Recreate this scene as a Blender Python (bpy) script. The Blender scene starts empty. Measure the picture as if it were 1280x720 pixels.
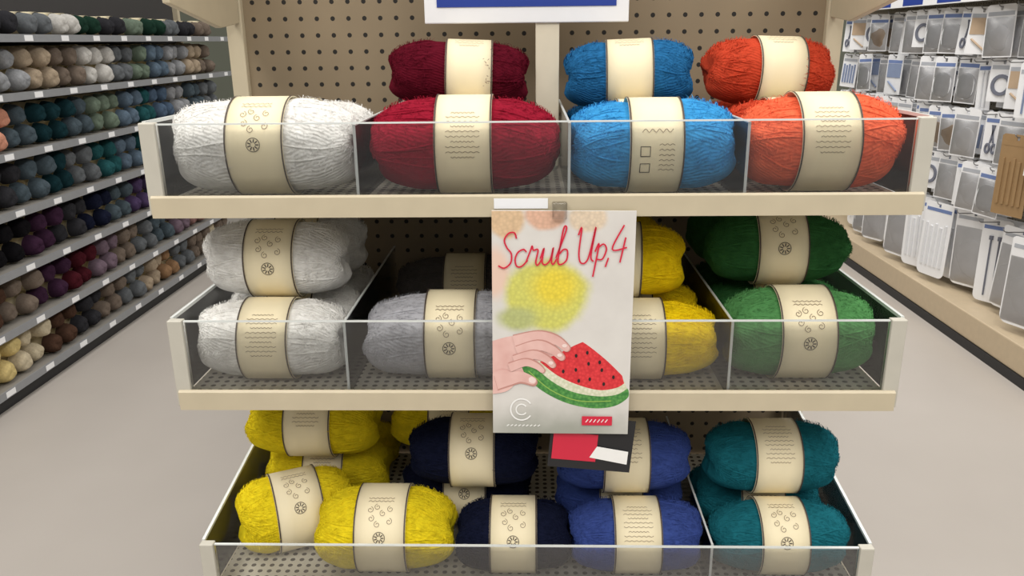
import bpy, bmesh, math, random
from mathutils import Matrix, Vector
random.seed(7)
S = bpy.context.scene
C = S.collection
PI = math.pi
H = 1.45                      # eye height of the photographer
try:
    S.view_settings.view_transform = 'Standard'
except Exception:
    pass

# ------------------------------------------------------------------ materials
def lin(c):
    out = []
    for v in c:
        v = v / 255.0
        out.append(v / 12.92 if v <= 0.04045 else ((v + 0.055) / 1.055) ** 2.4)
    return (out[0], out[1], out[2], 1.0)

def new_mat(name):
    m = bpy.data.materials.new(name)
    m.use_nodes = True
    nt = m.node_tree
    b = nt.nodes['Principled BSDF']
    return m, nt, b

def N(nt, t, **kw):
    n = nt.nodes.new(t)
    for k, v in kw.items():
        setattr(n, k, v)
    return n

def math_node(nt, op, a, b=None, c=None):
    n = nt.nodes.new('ShaderNodeMath')
    n.operation = op
    for i, v in enumerate((a, b, c)):
        if v is None:
            continue
        if isinstance(v, (int, float)):
            n.inputs[i].default_value = v
        else:
            nt.links.new(v, n.inputs[i])
    return n.outputs[0]

def mix_col(nt, fac, a, b):
    n = nt.nodes.new('ShaderNodeMix')
    n.data_type = 'RGBA'
    if isinstance(fac, (int, float)):
        n.inputs[0].default_value = fac
    else:
        nt.links.new(fac, n.inputs[0])
    for idx, v in ((6, a), (7, b)):
        if isinstance(v, tuple):
            n.inputs[idx].default_value = v
        else:
            nt.links.new(v, n.inputs[idx])
    return n.outputs[2]

def dim(c, k):
    return (min(1, c[0] * k), min(1, c[1] * k), min(1, c[2] * k), 1.0)

MC = {}
def paint(name, rgb, rough=0.5, metal=0.0, var=0.08, scale=30.0):
    if name in MC:
        return MC[name]
    m, nt, b = new_mat(name)
    col = lin(rgb)
    tc = N(nt, 'ShaderNodeTexCoord')
    no = N(nt, 'ShaderNodeTexNoise')
    no.inputs['Scale'].default_value = scale
    no.inputs['Detail'].default_value = 3
    nt.links.new(tc.outputs['Object'], no.inputs['Vector'])
    out = mix_col(nt, no.outputs['Fac'], dim(col, 1 - var), dim(col, 1 + var))
    nt.links.new(out, b.inputs['Base Color'])
    b.inputs['Roughness'].default_value = rough
    b.inputs['Metallic'].default_value = metal
    MC[name] = m
    return m

def yarn(name, rgb):
    key = 'yarn ' + name
    if key in MC:
        return MC[key]
    m, nt, b = new_mat(key)
    col = lin(rgb)
    uv = N(nt, 'ShaderNodeUVMap')
    sep = N(nt, 'ShaderNodeSeparateXYZ')
    nt.links.new(uv.outputs['UV'], sep.inputs[0])
    tc = N(nt, 'ShaderNodeTexCoord')
    wob = N(nt, 'ShaderNodeTexNoise')
    wob.inputs['Scale'].default_value = 30
    wob.inputs['Detail'].default_value = 4
    nt.links.new(tc.outputs['Object'], wob.inputs['Vector'])
    u, v = sep.outputs[0], sep.outputs[1]
    def strand(n, mm, wb):
        a = math_node(nt, 'MULTIPLY', u, 2 * PI * n)
        a = math_node(nt, 'MULTIPLY_ADD', v, 2 * PI * mm, a)
        a = math_node(nt, 'MULTIPLY_ADD', wob.outputs['Fac'], wb, a)
        s = math_node(nt, 'SINE', a)
        return math_node(nt, 'MULTIPLY_ADD', s, 0.5, 0.5)
    s1 = strand(70, 17, 17.0)
    s2 = strand(66, -11, -19.0)
    no = N(nt, 'ShaderNodeTexNoise')
    no.inputs['Scale'].default_value = 17
    no.inputs['Detail'].default_value = 3
    nt.links.new(tc.outputs['Object'], no.inputs['Vector'])
    mr = N(nt, 'ShaderNodeMapRange')
    mr.interpolation_type = 'SMOOTHSTEP'
    mr.inputs['From Min'].default_value = 0.36
    mr.inputs['From Max'].default_value = 0.64
    nt.links.new(no.outputs['Fac'], mr.inputs['Value'])
    mx = N(nt, 'ShaderNodeMix')
    nt.links.new(mr.outputs['Result'], mx.inputs[0])
    nt.links.new(s1, mx.inputs[2])
    nt.links.new(s2, mx.inputs[3])
    h = mx.outputs[0]
    fz = N(nt, 'ShaderNodeTexNoise')
    fz.inputs['Scale'].default_value = 220
    fz.inputs['Detail'].default_value = 5
    nt.links.new(tc.outputs['Object'], fz.inputs['Vector'])
    hh = math_node(nt, 'MULTIPLY_ADD', fz.outputs['Fac'], 2.8, h)
    bp = N(nt, 'ShaderNodeBump')
    bp.inputs['Strength'].default_value = 0.45
    bp.inputs['Distance'].default_value = 0.0016
    nt.links.new(hh, bp.inputs['Height'])
    nt.links.new(bp.outputs['Normal'], b.inputs['Normal'])
    cvar = N(nt, 'ShaderNodeTexNoise')
    cvar.inputs['Scale'].default_value = 110
    cvar.inputs['Detail'].default_value = 5
    nt.links.new(tc.outputs['Object'], cvar.inputs['Vector'])
    out = mix_col(nt, cvar.outputs['Fac'], dim(col, 0.70), dim(col, 1.28))
    nt.links.new(out, b.inputs['Base Color'])
    b.inputs['Roughness'].default_value = 0.95
    b.inputs['Sheen Weight'].default_value = 0.35
    b.inputs['Sheen Roughness'].default_value = 0.5
    b.inputs['Sheen Tint'].default_value = dim(col, 1.4)
    b.inputs['Specular IOR Level'].default_value = 0.05
    MC[key] = m
    return m

def perforated(name, rgb, hole, ax, pitch, rad, rough=0.5):
    m, nt, b = new_mat(name)
    col = lin(rgb)
    tc = N(nt, 'ShaderNodeTexCoord')
    sep = N(nt, 'ShaderNodeSeparateXYZ')
    nt.links.new(tc.outputs['Object'], sep.inputs[0])
    ds = []
    for a in ax:
        f = math_node(nt, 'MULTIPLY', sep.outputs[a], 1.0 / pitch)
        f = math_node(nt, 'ADD', f, 100.0)
        f = math_node(nt, 'FRACT', f)
        f = math_node(nt, 'SUBTRACT', f, 0.5)
        ds.append(math_node(nt, 'MULTIPLY', f, f))
    d = math_node(nt, 'ADD', ds[0], ds[1])
    inside = math_node(nt, 'LESS_THAN', d, (rad / pitch) ** 2)
    no = N(nt, 'ShaderNodeTexNoise')
    no.inputs['Scale'].default_value = 12
    nt.links.new(tc.outputs['Object'], no.inputs['Vector'])
    base = mix_col(nt, no.outputs['Fac'], dim(col, 0.92), dim(col, 1.08))
    nt.links.new(mix_col(nt, inside, base, lin(hole)), b.inputs['Base Color'])
    b.inputs['Roughness'].default_value = rough
    return m

def acrylic(name, tint=(0.985, 0.99, 0.99, 1), gl=0.045, rough=0.15):
    m, nt, b = new_mat(name)
    nt.nodes.remove(b)
    out = nt.nodes['Material Output']
    tr = N(nt, 'ShaderNodeBsdfTransparent')
    tr.inputs['Color'].default_value = tint
    g = N(nt, 'ShaderNodeBsdfGlossy')
    g.inputs['Roughness'].default_value = rough
    fr = N(nt, 'ShaderNodeFresnel')
    fr.inputs['IOR'].default_value = 1.4
    no = N(nt, 'ShaderNodeTexNoise')
    no.inputs['Scale'].default_value = 7
    tc = N(nt, 'ShaderNodeTexCoord')
    nt.links.new(tc.outputs['Object'], no.inputs['Vector'])
    f = math_node(nt, 'MULTIPLY_ADD', no.outputs['Fac'], gl, fr.outputs[0])
    ms = N(nt, 'ShaderNodeMixShader')
    nt.links.new(f, ms.inputs[0])
    nt.links.new(tr.outputs[0], ms.inputs[1])
    nt.links.new(g.outputs[0], ms.inputs[2])
    nt.links.new(ms.outputs[0], out.inputs['Surface'])
    return m

CREAM = paint('cream steel', (196, 184, 158), 0.45)
CREAM2 = paint('pale cream steel', (192, 188, 176), 0.45)
ACR = acrylic('clear acrylic')
BAG = acrylic('clear film bag', (0.95, 0.95, 0.96, 1), 0.26, 0.3)
EDGE = paint('acrylic edge', (218, 222, 220), 0.25)
PEG = perforated('pegboard', (140, 124, 100), (26, 22, 18), (0, 2), 0.0254, 0.0036, 0.7)
PEGX = perforated('aisle pegboard', (160, 152, 138), (40, 36, 30), (1, 2), 0.0254, 0.0036, 0.7)
DECK = perforated('perforated steel', (205, 200, 186), (70, 62, 52), (0, 1), 0.0135, 0.0036, 0.5)
PAPER = paint('cream paper band', (242, 229, 194), 0.6, var=0.05)
INK = paint('faded brown ink', (134, 116, 94), 0.6)
EDGEINK = paint('dark band edge ink', (72, 60, 52), 0.6)
WHITE = paint('white card', (238, 239, 242), 0.5, var=0.03)
BLUE = paint('blue print', (35, 62, 150), 0.4)
BLACK = paint('black plastic', (30, 30, 33), 0.5)
STEEL = paint('hook steel', (150, 150, 152), 0.3, 0.8)

# ------------------------------------------------------------------ mesh builder
class MB:
    def __init__(self):
        self.v = []; self.f = []; self.m = []; self.uv = []
    def add(self, vs, fs, mi=0, uvs=None):
        o = len(self.v)
        self.v += [tuple(p) for p in vs]
        for i, f in enumerate(fs):
            self.f.append([k + o for k in f])
            self.m.append(mi)
            self.uv.append(uvs[i] if uvs else None)
        return self
    def box(self, x0, x1, y0, y1, z0, z1, mi=0):
        vs = [(x0,y0,z0),(x1,y0,z0),(x1,y1,z0),(x0,y1,z0),(x0,y0,z1),(x1,y0,z1),(x1,y1,z1),(x0,y1,z1)]
        fs = [(0,3,2,1),(4,5,6,7),(0,1,5,4),(1,2,6,5),(2,3,7,6),(3,0,4,7)]
        return self.add(vs, fs, mi)
    def prism(self, poly, axis, a0, a1, mi=0):
        def P(p, a):
            if axis == 0: return (a, p[0], p[1])
            if axis == 1: return (p[0], a, p[1])
            return (p[0], p[1], a)
        n = len(poly)
        vs = [P(p, a0) for p in poly] + [P(p, a1) for p in poly]
        fs = [tuple(range(n))[::-1], tuple(range(n, 2 * n))]
        for i in range(n):
            j = (i + 1) % n
            fs.append((i, j, n + j, n + i))
        return self.add(vs, fs, mi)
    def tube(self, pts, r, n=8, mi=0):
        pts = [Vector(p) for p in pts]
        vs = []; fs = []
        for i, p in enumerate(pts):
            d = (pts[min(i+1, len(pts)-1)] - pts[max(i-1, 0)]).normalized()
            a = d.cross(Vector((0, 0, 1)))
            if a.length < 0.05: a = d.cross(Vector((0, 1, 0)))
            a.normalize(); b = d.cross(a)
            for k in range(n):
                t = 2 * PI * k / n
                vs.append(p + a * math.cos(t) * r + b * math.sin(t) * r)
        for i in range(len(pts) - 1):
            for k in range(n):
                fs.append((i*n+k, i*n+(k+1)%n, (i+1)*n+(k+1)%n, (i+1)*n+k))
        fs.append(tuple(range(n))[::-1]); fs.append(tuple(range((len(pts)-1)*n, len(pts)*n)))
        return self.add(vs, fs, mi)
    def mesh(self, name, mats, smooth=False):
        me = bpy.data.meshes.new(name)
        me.from_pydata(self.v, [], self.f)
        for mt in (mats if isinstance(mats, list) else [mats]):
            me.materials.append(mt)
        for i, p in enumerate(me.polygons):
            p.material_index = self.m[i]
            p.use_smooth = smooth
        if any(self.uv):
            lay = me.uv_layers.new(name='UVMap')
            for i, p in enumerate(me.polygons):
                if self.uv[i]:
                    for k, li in enumerate(p.loop_indices):
                        lay.data[li].uv = self.uv[i][k]
        me.update()
        return me
    def build(self, name, mats, parent=None, smooth=False, bevel=0, fix=True):
        me = self.mesh(name, mats, smooth)
        if fix:
            bm = bmesh.new(); bm.from_mesh(me)
            bmesh.ops.recalc_face_normals(bm, faces=bm.faces)
            bm.to_mesh(me); bm.free()
        return link(name, me, parent, bevel)

def link(name, me, parent=None, bevel=0):
    o = bpy.data.objects.new(name, me)
    C.objects.link(o)
    if parent: o.parent = parent
    if bevel:
        md = o.modifiers.new('bevel', 'BEVEL')
        md.width = bevel; md.segments = 2; md.limit_method = 'ANGLE'
    return o

def tag(o, label=None, cat=None, group=None, kind=None):
    if label: o['label'] = label
    if cat: o['category'] = cat
    if group: o['group'] = group
    if kind: o['kind'] = kind
    return o

def thing(name, loc, label, cat, group=None, rot=(0, 0, 0)):
    o = bpy.data.objects.new(name, None)
    o.empty_display_size = 0.05
    C.objects.link(o)
    o.location = loc; o.rotation_euler = rot
    return tag(o, label, cat, group)

def dup(root):
    r = root.copy(); C.objects.link(r)
    for ch in list(root.children):
        c = ch.copy(); C.objects.link(c); c.parent = r
        for g in list(ch.children):
            d = g.copy(); C.objects.link(d); d.parent = c
    return r

ORD = ['first','second','third','fourth','fifth','sixth','seventh','eighth','ninth','tenth','eleventh','twelfth',
       'thirteenth','fourteenth','fifteenth','sixteenth','seventeenth','eighteenth','nineteenth','twentieth',
       'twenty-first','twenty-second','twenty-third','twenty-fourth','twenty-fifth','twenty-sixth','twenty-seventh',
       'twenty-eighth','twenty-ninth','thirtieth']

# 2-D drawing helpers (printing)
def spline(pts, n=6):
    out = []
    P = [pts[0]] + list(pts) + [pts[-1]]
    for i in range(1, len(P) - 2):
        p0, p1, p2, p3 = P[i-1], P[i], P[i+1], P[i+2]
        for k in range(n):
            t = k / n
            q = []
            for a in (0, 1):
                q.append(0.5 * (2*p1[a] + (p2[a]-p0[a])*t + (2*p0[a]-5*p1[a]+4*p2[a]-p3[a])*t*t + (3*p1[a]-p0[a]-3*p2[a]+p3[a])*t**3))
            out.append(tuple(q))
    out.append(tuple(pts[-1]))
    return out

def ribbon(pts, w):
    vs = []; fs = []
    for i, p in enumerate(pts):
        a = pts[max(i-1, 0)]; b = pts[min(i+1, len(pts)-1)]
        dx, dy = b[0]-a[0], b[1]-a[1]
        l = math.hypot(dx, dy) or 1e-6
        nx, ny = -dy/l*w/2, dx/l*w/2
        vs += [(p[0]+nx, p[1]+ny), (p[0]-nx, p[1]-ny)]
    for i in range(len(pts)-1):
        fs.append((2*i, 2*i+1, 2*i+3, 2*i+2))
    return vs, fs

def disc(cx, cy, rx, ry=None, n=20, a0=0, a1=2*PI):
    ry = ry or rx
    return [(cx+rx*math.cos(a0+(a1-a0)*k/n), cy+ry*math.sin(a0+(a1-a0)*k/n)) for k in range(n if a1-a0 > 6.2 else n+1)]

# ------------------------------------------------------------------ yarn skeins
def skein_surface(L, r, seed):
    rnd = random.Random(seed)
    ph = [rnd.uniform(0, 6.28) for _ in range(10)]
    asym = rnd.uniform(-0.07, 0.07)
    bend = rnd.uniform(0.0, 0.003)
    side = rnd.uniform(-0.004, 0.004)
    waist = rnd.uniform(0.045, 0.06)
    def P(a, t, lift=0.0, cap=False):
        ca, sa = math.cos(a), math.sin(a)
        x = -(L/2) * math.copysign(abs(ca) ** 0.86, ca)
        rr = r * sa ** (0.47 + 0.04 * math.sin(ph[6]))
        if cap:
            x *= 0.95; rr *= 0.35
        q = x / L
        rr *= 1 - waist * math.exp(-(q / 0.2) ** 2)
        rr *= 1 - max(0.0, asym * 2 * q)
        e = 0.016 * (0.5 + 0.5 * math.sin(7 * t + 15 * q + ph[0]))
        e += 0.012 * (0.5 + 0.5 * math.sin(12 * t - 21 * q + ph[1]))
        e += 0.026 * (0.5 + 0.5 * math.sin(3 * t + 7 * q + ph[2]))
        e += 0.030 * (0.5 + 0.5 * math.sin(2 * t - 9 * q + ph[4]))
        e += 0.014 * (0.5 + 0.5 * math.sin(5 * t + 31 * q + ph[5]))
        rr = rr * (1 - e) + lift
        dx = 0.0035 * math.sin(2 * t + ph[3]) * ca + 0.0014 * math.sin(5 * t + ph[7]) * ca
        return Vector((x + dx, -rr * math.cos(t) + side * (2*q)**2, rr * math.sin(t) + r - bend * (2*q)**2))
    return P

def skein_body(L, r, seed=0, na=44, nt=84, fuzz=0):
    P = skein_surface(L, r, seed)
    rnd = random.Random(seed + 5000)
    mb = MB(); vs = []
    for i in range(na + 1):
        a = 0.10 + (PI - 0.20) * i / na
        for k in range(nt):
            vs.append(P(a, 2 * PI * k / nt, 0.0, i in (0, na)))
    fs = []; uvs = []
    for i in range(na):
        for k in range(nt):
            k2 = (k + 1) % nt
            fs.append((i*nt+k, i*nt+k2, (i+1)*nt+k2, (i+1)*nt+k))
            u0, u1, v0, v1 = k/nt, (k+1)/nt, i/na, (i+1)/na
            uvs.append([(u0, v0), (u1, v0), (u1, v1), (u0, v1)])
    fs.append(tuple(range(nt))[::-1]); uvs.append([(0, 0)] * nt)
    fs.append(tuple(range(na*nt, (na+1)*nt))); uvs.append([(0, 1)] * nt)
    mb.add(vs, fs, 0, uvs)
    # short stray fibres of the wool standing off the upper surface
    for _ in range(fuzz):
        a = rnd.uniform(0.16, PI - 0.16); t = rnd.uniform(-0.45, PI + 0.2)
        if abs(math.cos(a)) ** 0.86 * L/2 < 0.039: continue
        da = rnd.uniform(-0.13, 0.13); dt = rnd.uniform(-0.15, 0.15)
        l = rnd.uniform(0.0008, 0.0050)
        p0 = P(a, t, -0.0005); p1 = P(a+da*0.5, t+dt*0.5, l); p2 = P(min(PI-0.12, max(0.12, a+da)), t+dt, l*rnd.uniform(0.2, 1.5))
        d = (p2 - p0).cross(Vector((0, -math.cos(t), math.sin(t))))
        if d.length < 1e-6: continue
        d = d.normalized() * 0.00034
        u_, v_ = t/(2*PI), a/PI
        mb.add([p0-d, p0+d, p1+d, p1-d, p2], [(0, 1, 2, 3), (3, 2, 4)], 0, [[(u_, v_)]*4, [(u_, v_)]*3])
    return mb

def loose_strands(L, r, seed, n=16):
    P = skein_surface(L, r, seed)
    rnd = random.Random(seed + 9000)
    mb = MB()
    for j in range(n):
        a0 = rnd.uniform(0.3, 1.0); a1 = rnd.uniform(2.0, 2.85)
        t0 = rnd.uniform(-0.3, 2.4); sl = rnd.uniform(-0.4, 0.4); w = rnd.uniform(0.02, 0.08); q = rnd.uniform(0, 6)
        pts = []
        for k in range(33):
            a = a0 + (a1 - a0) * k / 32
            e = math.sin(PI * k / 32)
            p = P(a, t0 + sl*(a-a0) + w*math.sin(4*a+q), 0)
            under = math.exp(-(p.x / 0.036) ** 4)          # the strand dives under the paper band
            pts.append(P(a, t0 + sl*(a-a0) + w*math.sin(4*a+q), -0.0012 + 0.0018*e - 0.0035*under))
        mb.tube(pts, 0.0015, 6)
    return mb

def band_mesh(w, R, r, n=56, th=0.0006):
    mb = MB(); vs = []; fs = []
    for rad in (R, R - th):
        for x in (-w/2, -w/6, w/6, w/2):
            for k in range(n):
                t = 2*PI*k/n
                vs.append((x, -rad*math.cos(t), rad*math.sin(t) + r))
    for s in range(2):
        for j in range(3):
            for k in range(n):
                k2 = (k+1) % n
                o = s*4*n
                fs.append((o+j*n+k, o+j*n+k2, o+(j+1)*n+k2, o+(j+1)*n+k))
    for j in (0, 3):
        for k in range(n):
            k2 = (k+1) % n
            fs.append((j*n+k, j*n+k2, 4*n+j*n+k2, 4*n+j*n+k))
    mb.add(vs, fs)
    return mb

def print_mesh(w, R, r, phi0, style):
    mb = MB()
    def put(vs, fs, mi=0, lift=0.0009):
        out = []
        for (h, s) in vs:
            t = phi0 + s / R
            out.append((h, -(R+lift)*math.cos(t), (R+lift)*math.sin(t) + r))
        mb.add(out, fs, mi)
    def stroke(p, wd, mi=0): put(*ribbon(p, wd), mi)
    circ = 2*PI*R
    for sx in (-1, 1):                        # dark borders along both edges of the band
        stroke([(sx*(w/2-0.0011), circ*k/60) for k in range(61)], 0.0018, 1)
    if style == 'flower':
        cy = -0.022
        for k in range(9):                    # compact dark flower emblem
            a = 2*PI*k/9
            stroke([(0.0026*math.cos(a), cy+0.0026*math.sin(a)), (0.0068*math.cos(a), cy+0.0068*math.sin(a))], 0.0013, 1)
        stroke(disc(0, cy, 0.0080, n=22)+[(0.0080, cy)], 0.0008, 1)
        for (sx, sy, dr) in ((-0.012, 0.004, 1), (0.004, 0.011, -1), (0.013, 0.0, 1), (-0.003, -0.004, -1), (0.014, 0.017, -1), (-0.014, 0.016, 1), (-0.004, 0.020, -1)):
            stroke([(sx+dr*(0.0012+0.00045*a)*math.cos(a), sy+(0.0012+0.00045*a)*math.sin(a)) for a in [q*0.45 for q in range(18)]], 0.0007)
        for j in range(2):
            stroke(spline([(-0.018+0.003*k, 0.029+0.005*j+(0.0009 if (k+j) % 2 else -0.0009)) for k in range(13)], 3), 0.0007)
    if style == 'squares':
        for cy in (-0.006, -0.026):           # two outlined square symbols
            q = 0.0056; cx = -0.014
            stroke([(cx-q, cy-q), (cx+q, cy-q), (cx+q, cy+q), (cx-q, cy+q), (cx-q, cy-q)], 0.0011, 1)
        for j in range(6):
            stroke(spline([(0.002+0.003*k, 0.002-0.006*j+(0.0008 if k % 2 else -0.0008)) for k in range(7)], 3), 0.0006)
        stroke(spline([(-0.018+0.004*k, 0.018+(0.002 if k % 2 else -0.002)) for k in range(10)], 4), 0.0007)
    if style == 'lines':
        for j in range(10):
            w_ = 0.02 if j % 3 else 0.014
            stroke(spline([(-w_+2*w_*k/12, 0.028-0.006*j+(0.0007 if (k+j) % 2 else -0.0007)) for k in range(13)], 3), 0.0006)
    return mb

SK = [0]
def skein(x, y, z, L, r, mat, label, group, w=0.066, style='flower', phi=0.45, rz=0.0, tilt=0.0, band_x=0.0):
    SK[0] += 1
    t = thing('yarn_skein', (x, y, z + 0.0008), label, 'yarn', group, (0, tilt, rz))
    skein_body(L, r, SK[0], fuzz=2600).build('wool_body', mat, t, True, fix=False)
    loose_strands(L, r, SK[0]).build('loose_strands', mat, t, True)
    R = r * 0.977
    b = band_mesh(w, R, r).build('paper_band', PAPER, t, True, fix=True)
    p = print_mesh(w, R, r, phi, style).build('band_print', [INK, EDGEINK], b, False, fix=False)
    b.location.x = band_x
    return t

# ------------------------------------------------------------------ setting
m, nt, b = new_mat('vinyl floor')
tc = N(nt, 'ShaderNodeTexCoord')
n1 = N(nt, 'ShaderNodeTexNoise'); n1.inputs['Scale'].default_value = 1.6; n1.inputs['Detail'].default_value = 4
n2 = N(nt, 'ShaderNodeTexNoise'); n2.inputs['Scale'].default_value = 160
nt.links.new(tc.outputs['Object'], n1.inputs['Vector']); nt.links.new(tc.outputs['Object'], n2.inputs['Vector'])
c1 = mix_col(nt, n1.outputs['Fac'], lin((176, 169, 162)), lin((192, 185, 178)))
c2 = mix_col(nt, 0.12, c1, n2.outputs['Color'])
nt.links.new(mix_col(nt, 0.85, c2, c1), b.inputs['Base Color'])
b.inputs['Roughness'].default_value = 0.38
FLOOR = m
mb = MB(); mb.box(-5, 5, -3, 9, -0.05, 0)
tag(mb.build('floor', FLOOR), kind='structure')
mb = MB(); mb.box(-5, 5, 9, 9.1, 0, 3.6)
tag(mb.build('wall_back', paint('store wall', (128, 132, 118), 0.8, scale=2)), kind='structure')

# ------------------------------------------------------------------ end display: rack
fr = thing('display_rack', (0, 1.345, 0), 'tan pegboard end display rack holding the clear-fronted yarn shelves', 'display rack')
mb = MB(); mb.box(-0.46, 0.46, -0.008, 0.008, 0.1, 2.05); mb.build('pegboard_panel', PEG, fr)
for s in (-1, 1):
    mb = MB(); mb.box(s*0.473-0.013, s*0.473+0.013, -0.02, 0.03, 0, 2.07); mb.build('upright', CREAM, fr, bevel=0.002)
    mb = MB()
    mb.prism([(-0.022, H+0.22), (-0.022, H+0.03), (-0.10, H+0.022), (-0.27, H+0.05), (-0.29, H+0.22)], 0, s*0.468-0.005, s*0.468+0.005)
    mb.build('side_bracket', CREAM, fr, bevel=0.001)
mb = MB(); mb.box(-0.46, 0.46, -0.40, -0.01, 0.02, 0.14); mb.build('base_deck', CREAM2, fr, bevel=0.004)
sp = thing('shelving_run', (0, 1.38, 0), 'long tan pegboard shelving run extending behind the end display', 'shelving')
mb = MB(); mb.box(-0.03, 0.03, 0.0, 3.6, 0.12, 1.55); mb.build('spine_panel', PEGX, sp)
mb = MB(); mb.box(-0.42, 0.42, 0.0, 3.6, 0.0, 0.14); mb.build('base_deck', CREAM2, sp)

# ------------------------------------------------------------------ shelves
YF = 0.922
def shelf(zd, label, ph, slope):
    t = thing('display_shelf', (0, YF, zd), label, 'shelf', 'clear-fronted shelves of the end display')
    D = 0.41
    mb = MB(); mb.box(-0.45, 0.45, 0.008, D, -0.004, 0.0); mb.build('shelf_deck', DECK, t)
    mb = MB()
    prof = [(0.0, -0.013), (0.0, 0.011), (0.003, 0.0135), (0.0075, 0.0125), (0.0075, -0.004), (0.02, -0.004), (0.02, -0.013)]
    mb.prism(prof, 0, -0.451, 0.451); mb.build('front_lip', CREAM, t)
    mb = MB(); mb.box(-0.436, 0.436, 0.0085, 0.0112, 0.0, ph); mb.build('front_panel', ACR, t)
    mb = MB(); mb.box(-0.436, 0.436, 0.0082, 0.0115, ph, ph+0.0018); mb.build('panel_edge', EDGE, t)
    for s in (-1, 1):
        mb = MB(); mb.box(s*0.446-0.0095, s*0.446+0.0095, 0.004, 0.016, -0.01, ph+0.003); mb.build('corner_post', CREAM2, t, bevel=0.0015)
        pl = [(0.016, 0.0), (0.016, ph), (D, ph+slope), (D, 0.0)]
        mb = MB(); mb.prism(pl, 0, s*0.4535-0.0015, s*0.4535+0.0015); sd = mb.build('side_panel', ACR, t)
        mb = MB(); mb.prism([(0.016, ph), (0.016, ph+0.004), (D, ph+slope+0.004), (D, ph+slope)], 0, s*0.4535-0.002, s*0.4535+0.002)
        mb.build('side_rail', EDGE, sd)
        mb = MB(); mb.prism([(0.02, -0.013), (D, -0.05), (D, -0.004), (0.02, -0.004)], 0, s*0.452-0.003, s*0.452+0.003); mb.build('shelf_bracket', CREAM, t)
    return t
Z1, Z2, Z3 = H-0.185, H-0.435, H-0.735
s1 = shelf(Z1, 'top display shelf holding white, burgundy, blue and coral yarn', 0.095, 0.0)
s2 = shelf(Z2, 'middle display shelf holding white, grey, golden yellow and green yarn', 0.103, 0.0)
s3 = shelf(Z3, 'bottom display shelf in view holding lemon, navy and blue yarn', 0.080, 0.055)
mb = MB(); mb.box(-0.045, 0.018, -0.0012, -0.0002, -0.003, 0.009); mb.build('price_strip', WHITE, s1)

def divider(x, z, h, label):
    t = thing('bin_divider', (x, YF+0.016, z), label, 'divider', 'clear bin dividers on the display shelves')
    mb = MB(); mb.prism([(0, 0.0005), (0, h), (0.385, h), (0.385, 0.0005)], 0, -0.001, 0.001); p = mb.build('divider_panel', ACR, t)
    mb = MB(); mb.prism([(0, h), (0, h+0.0015), (0.385, h+0.0015), (0.385, h)], 0, -0.0014, 0.0014)
    mb.box(-0.0016, 0.0016, -0.0014, 0.0, 0.0005, h+0.0015); mb.build('divider_edge', EDGE, t)
    return t
divider(-0.207, Z1, 0.092, 'clear divider between white and burgundy yarn on top shelf')
divider(0.043, Z1, 0.092, 'clear divider between burgundy and blue yarn on top shelf')
divider(0.249, Z1, 0.092, 'clear divider between blue and coral yarn on top shelf')
divider(-0.236, Z2, 0.10, 'clear divider between white and grey yarn on middle shelf')
divider(0.024, Z2, 0.10, 'clear divider behind the booklet between grey and golden yarn')
divider(0.247, Z2, 0.10, 'clear divider between golden yellow and green yarn on middle shelf')
divider(0.242, Z3, 0.08, 'clear divider right of blue yarn on bottom shelf')

# ------------------------------------------------------------------ skeins on the end display
YW = yarn('white', (236, 232, 226)); YB = yarn('burgundy', (140, 26, 46)); YBl = yarn('sky blue', (62, 150, 208)); YBl_shade = yarn('shade-tinted sky blue', (40, 104, 154))  # second sky blue: same yarn, shade at the back put into its colour
YB_shade = yarn('shade-tinted burgundy', (88, 16, 32))  # burgundy yarn again, darkened in colour for the shadow over the rear skeins
YC = yarn('coral', (242, 108, 74)); YC_shade = yarn('shade-tinted coral', (194, 70, 46)); YG = yarn('light grey', (172, 172, 178)); YY = yarn('golden yellow', (240, 200, 22))  # second coral has the rear pile's shade painted into the same yarn
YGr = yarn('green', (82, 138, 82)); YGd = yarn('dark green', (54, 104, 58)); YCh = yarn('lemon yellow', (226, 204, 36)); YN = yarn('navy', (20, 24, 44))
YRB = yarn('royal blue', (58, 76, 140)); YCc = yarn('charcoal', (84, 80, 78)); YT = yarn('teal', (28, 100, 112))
g1 = 'skeins on the top display shelf'; g2 = 'skeins on the middle display shelf'; g3 = 'skeins on the bottom display shelf'
r = 0.056
skein(-0.329, 1.002, Z1, 0.226, 0.0615, YW, 'white yarn skein at the front of the top shelf', g1, style='flower', phi=0.5, w=0.07)
skein(-0.328, 1.124, Z1, 0.212, r, YW, 'white yarn skein behind the front white one on top shelf', g1, style='lines')
skein(-0.082, 1.002, Z1, 0.228, 0.0615, YB, 'burgundy yarn skein at the front of the top shelf', g1, style='lines', phi=0.3, w=0.068)
skein(-0.085, 1.122, Z1, 0.214, 0.054, YB_shade, 'shade-tinted burgundy skein low in the second row of top shelf', g1, style='lines')
skein(-0.085, 1.272, Z1, 0.212, 0.050, YB_shade, 'shade-tinted burgundy skein lying against the pegboard on top shelf', g1, style='lines')
skein(-0.108, 1.196, Z1+0.088, 0.196, 0.050, YB_shade, 'shade-tinted burgundy skein slumped across the top of the burgundy pile', g1, style='lines', phi=1.5, rz=0.05, tilt=0.04, band_x=0.015)
skein(0.146, 0.999, Z1, 0.198, 0.059, YBl, 'sky blue yarn skein at the front of the top shelf', g1, style='squares', phi=0.1, w=0.064)
skein(0.146, 1.116, Z1, 0.188, 0.054, YBl_shade, 'shade-tinted sky blue skein low in second row of top shelf', g1, style='lines')
skein(0.146, 1.272, Z1, 0.188, 0.050, YBl_shade, 'shade-tinted sky blue skein lying at the back of the top shelf', g1, style='lines')
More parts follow.
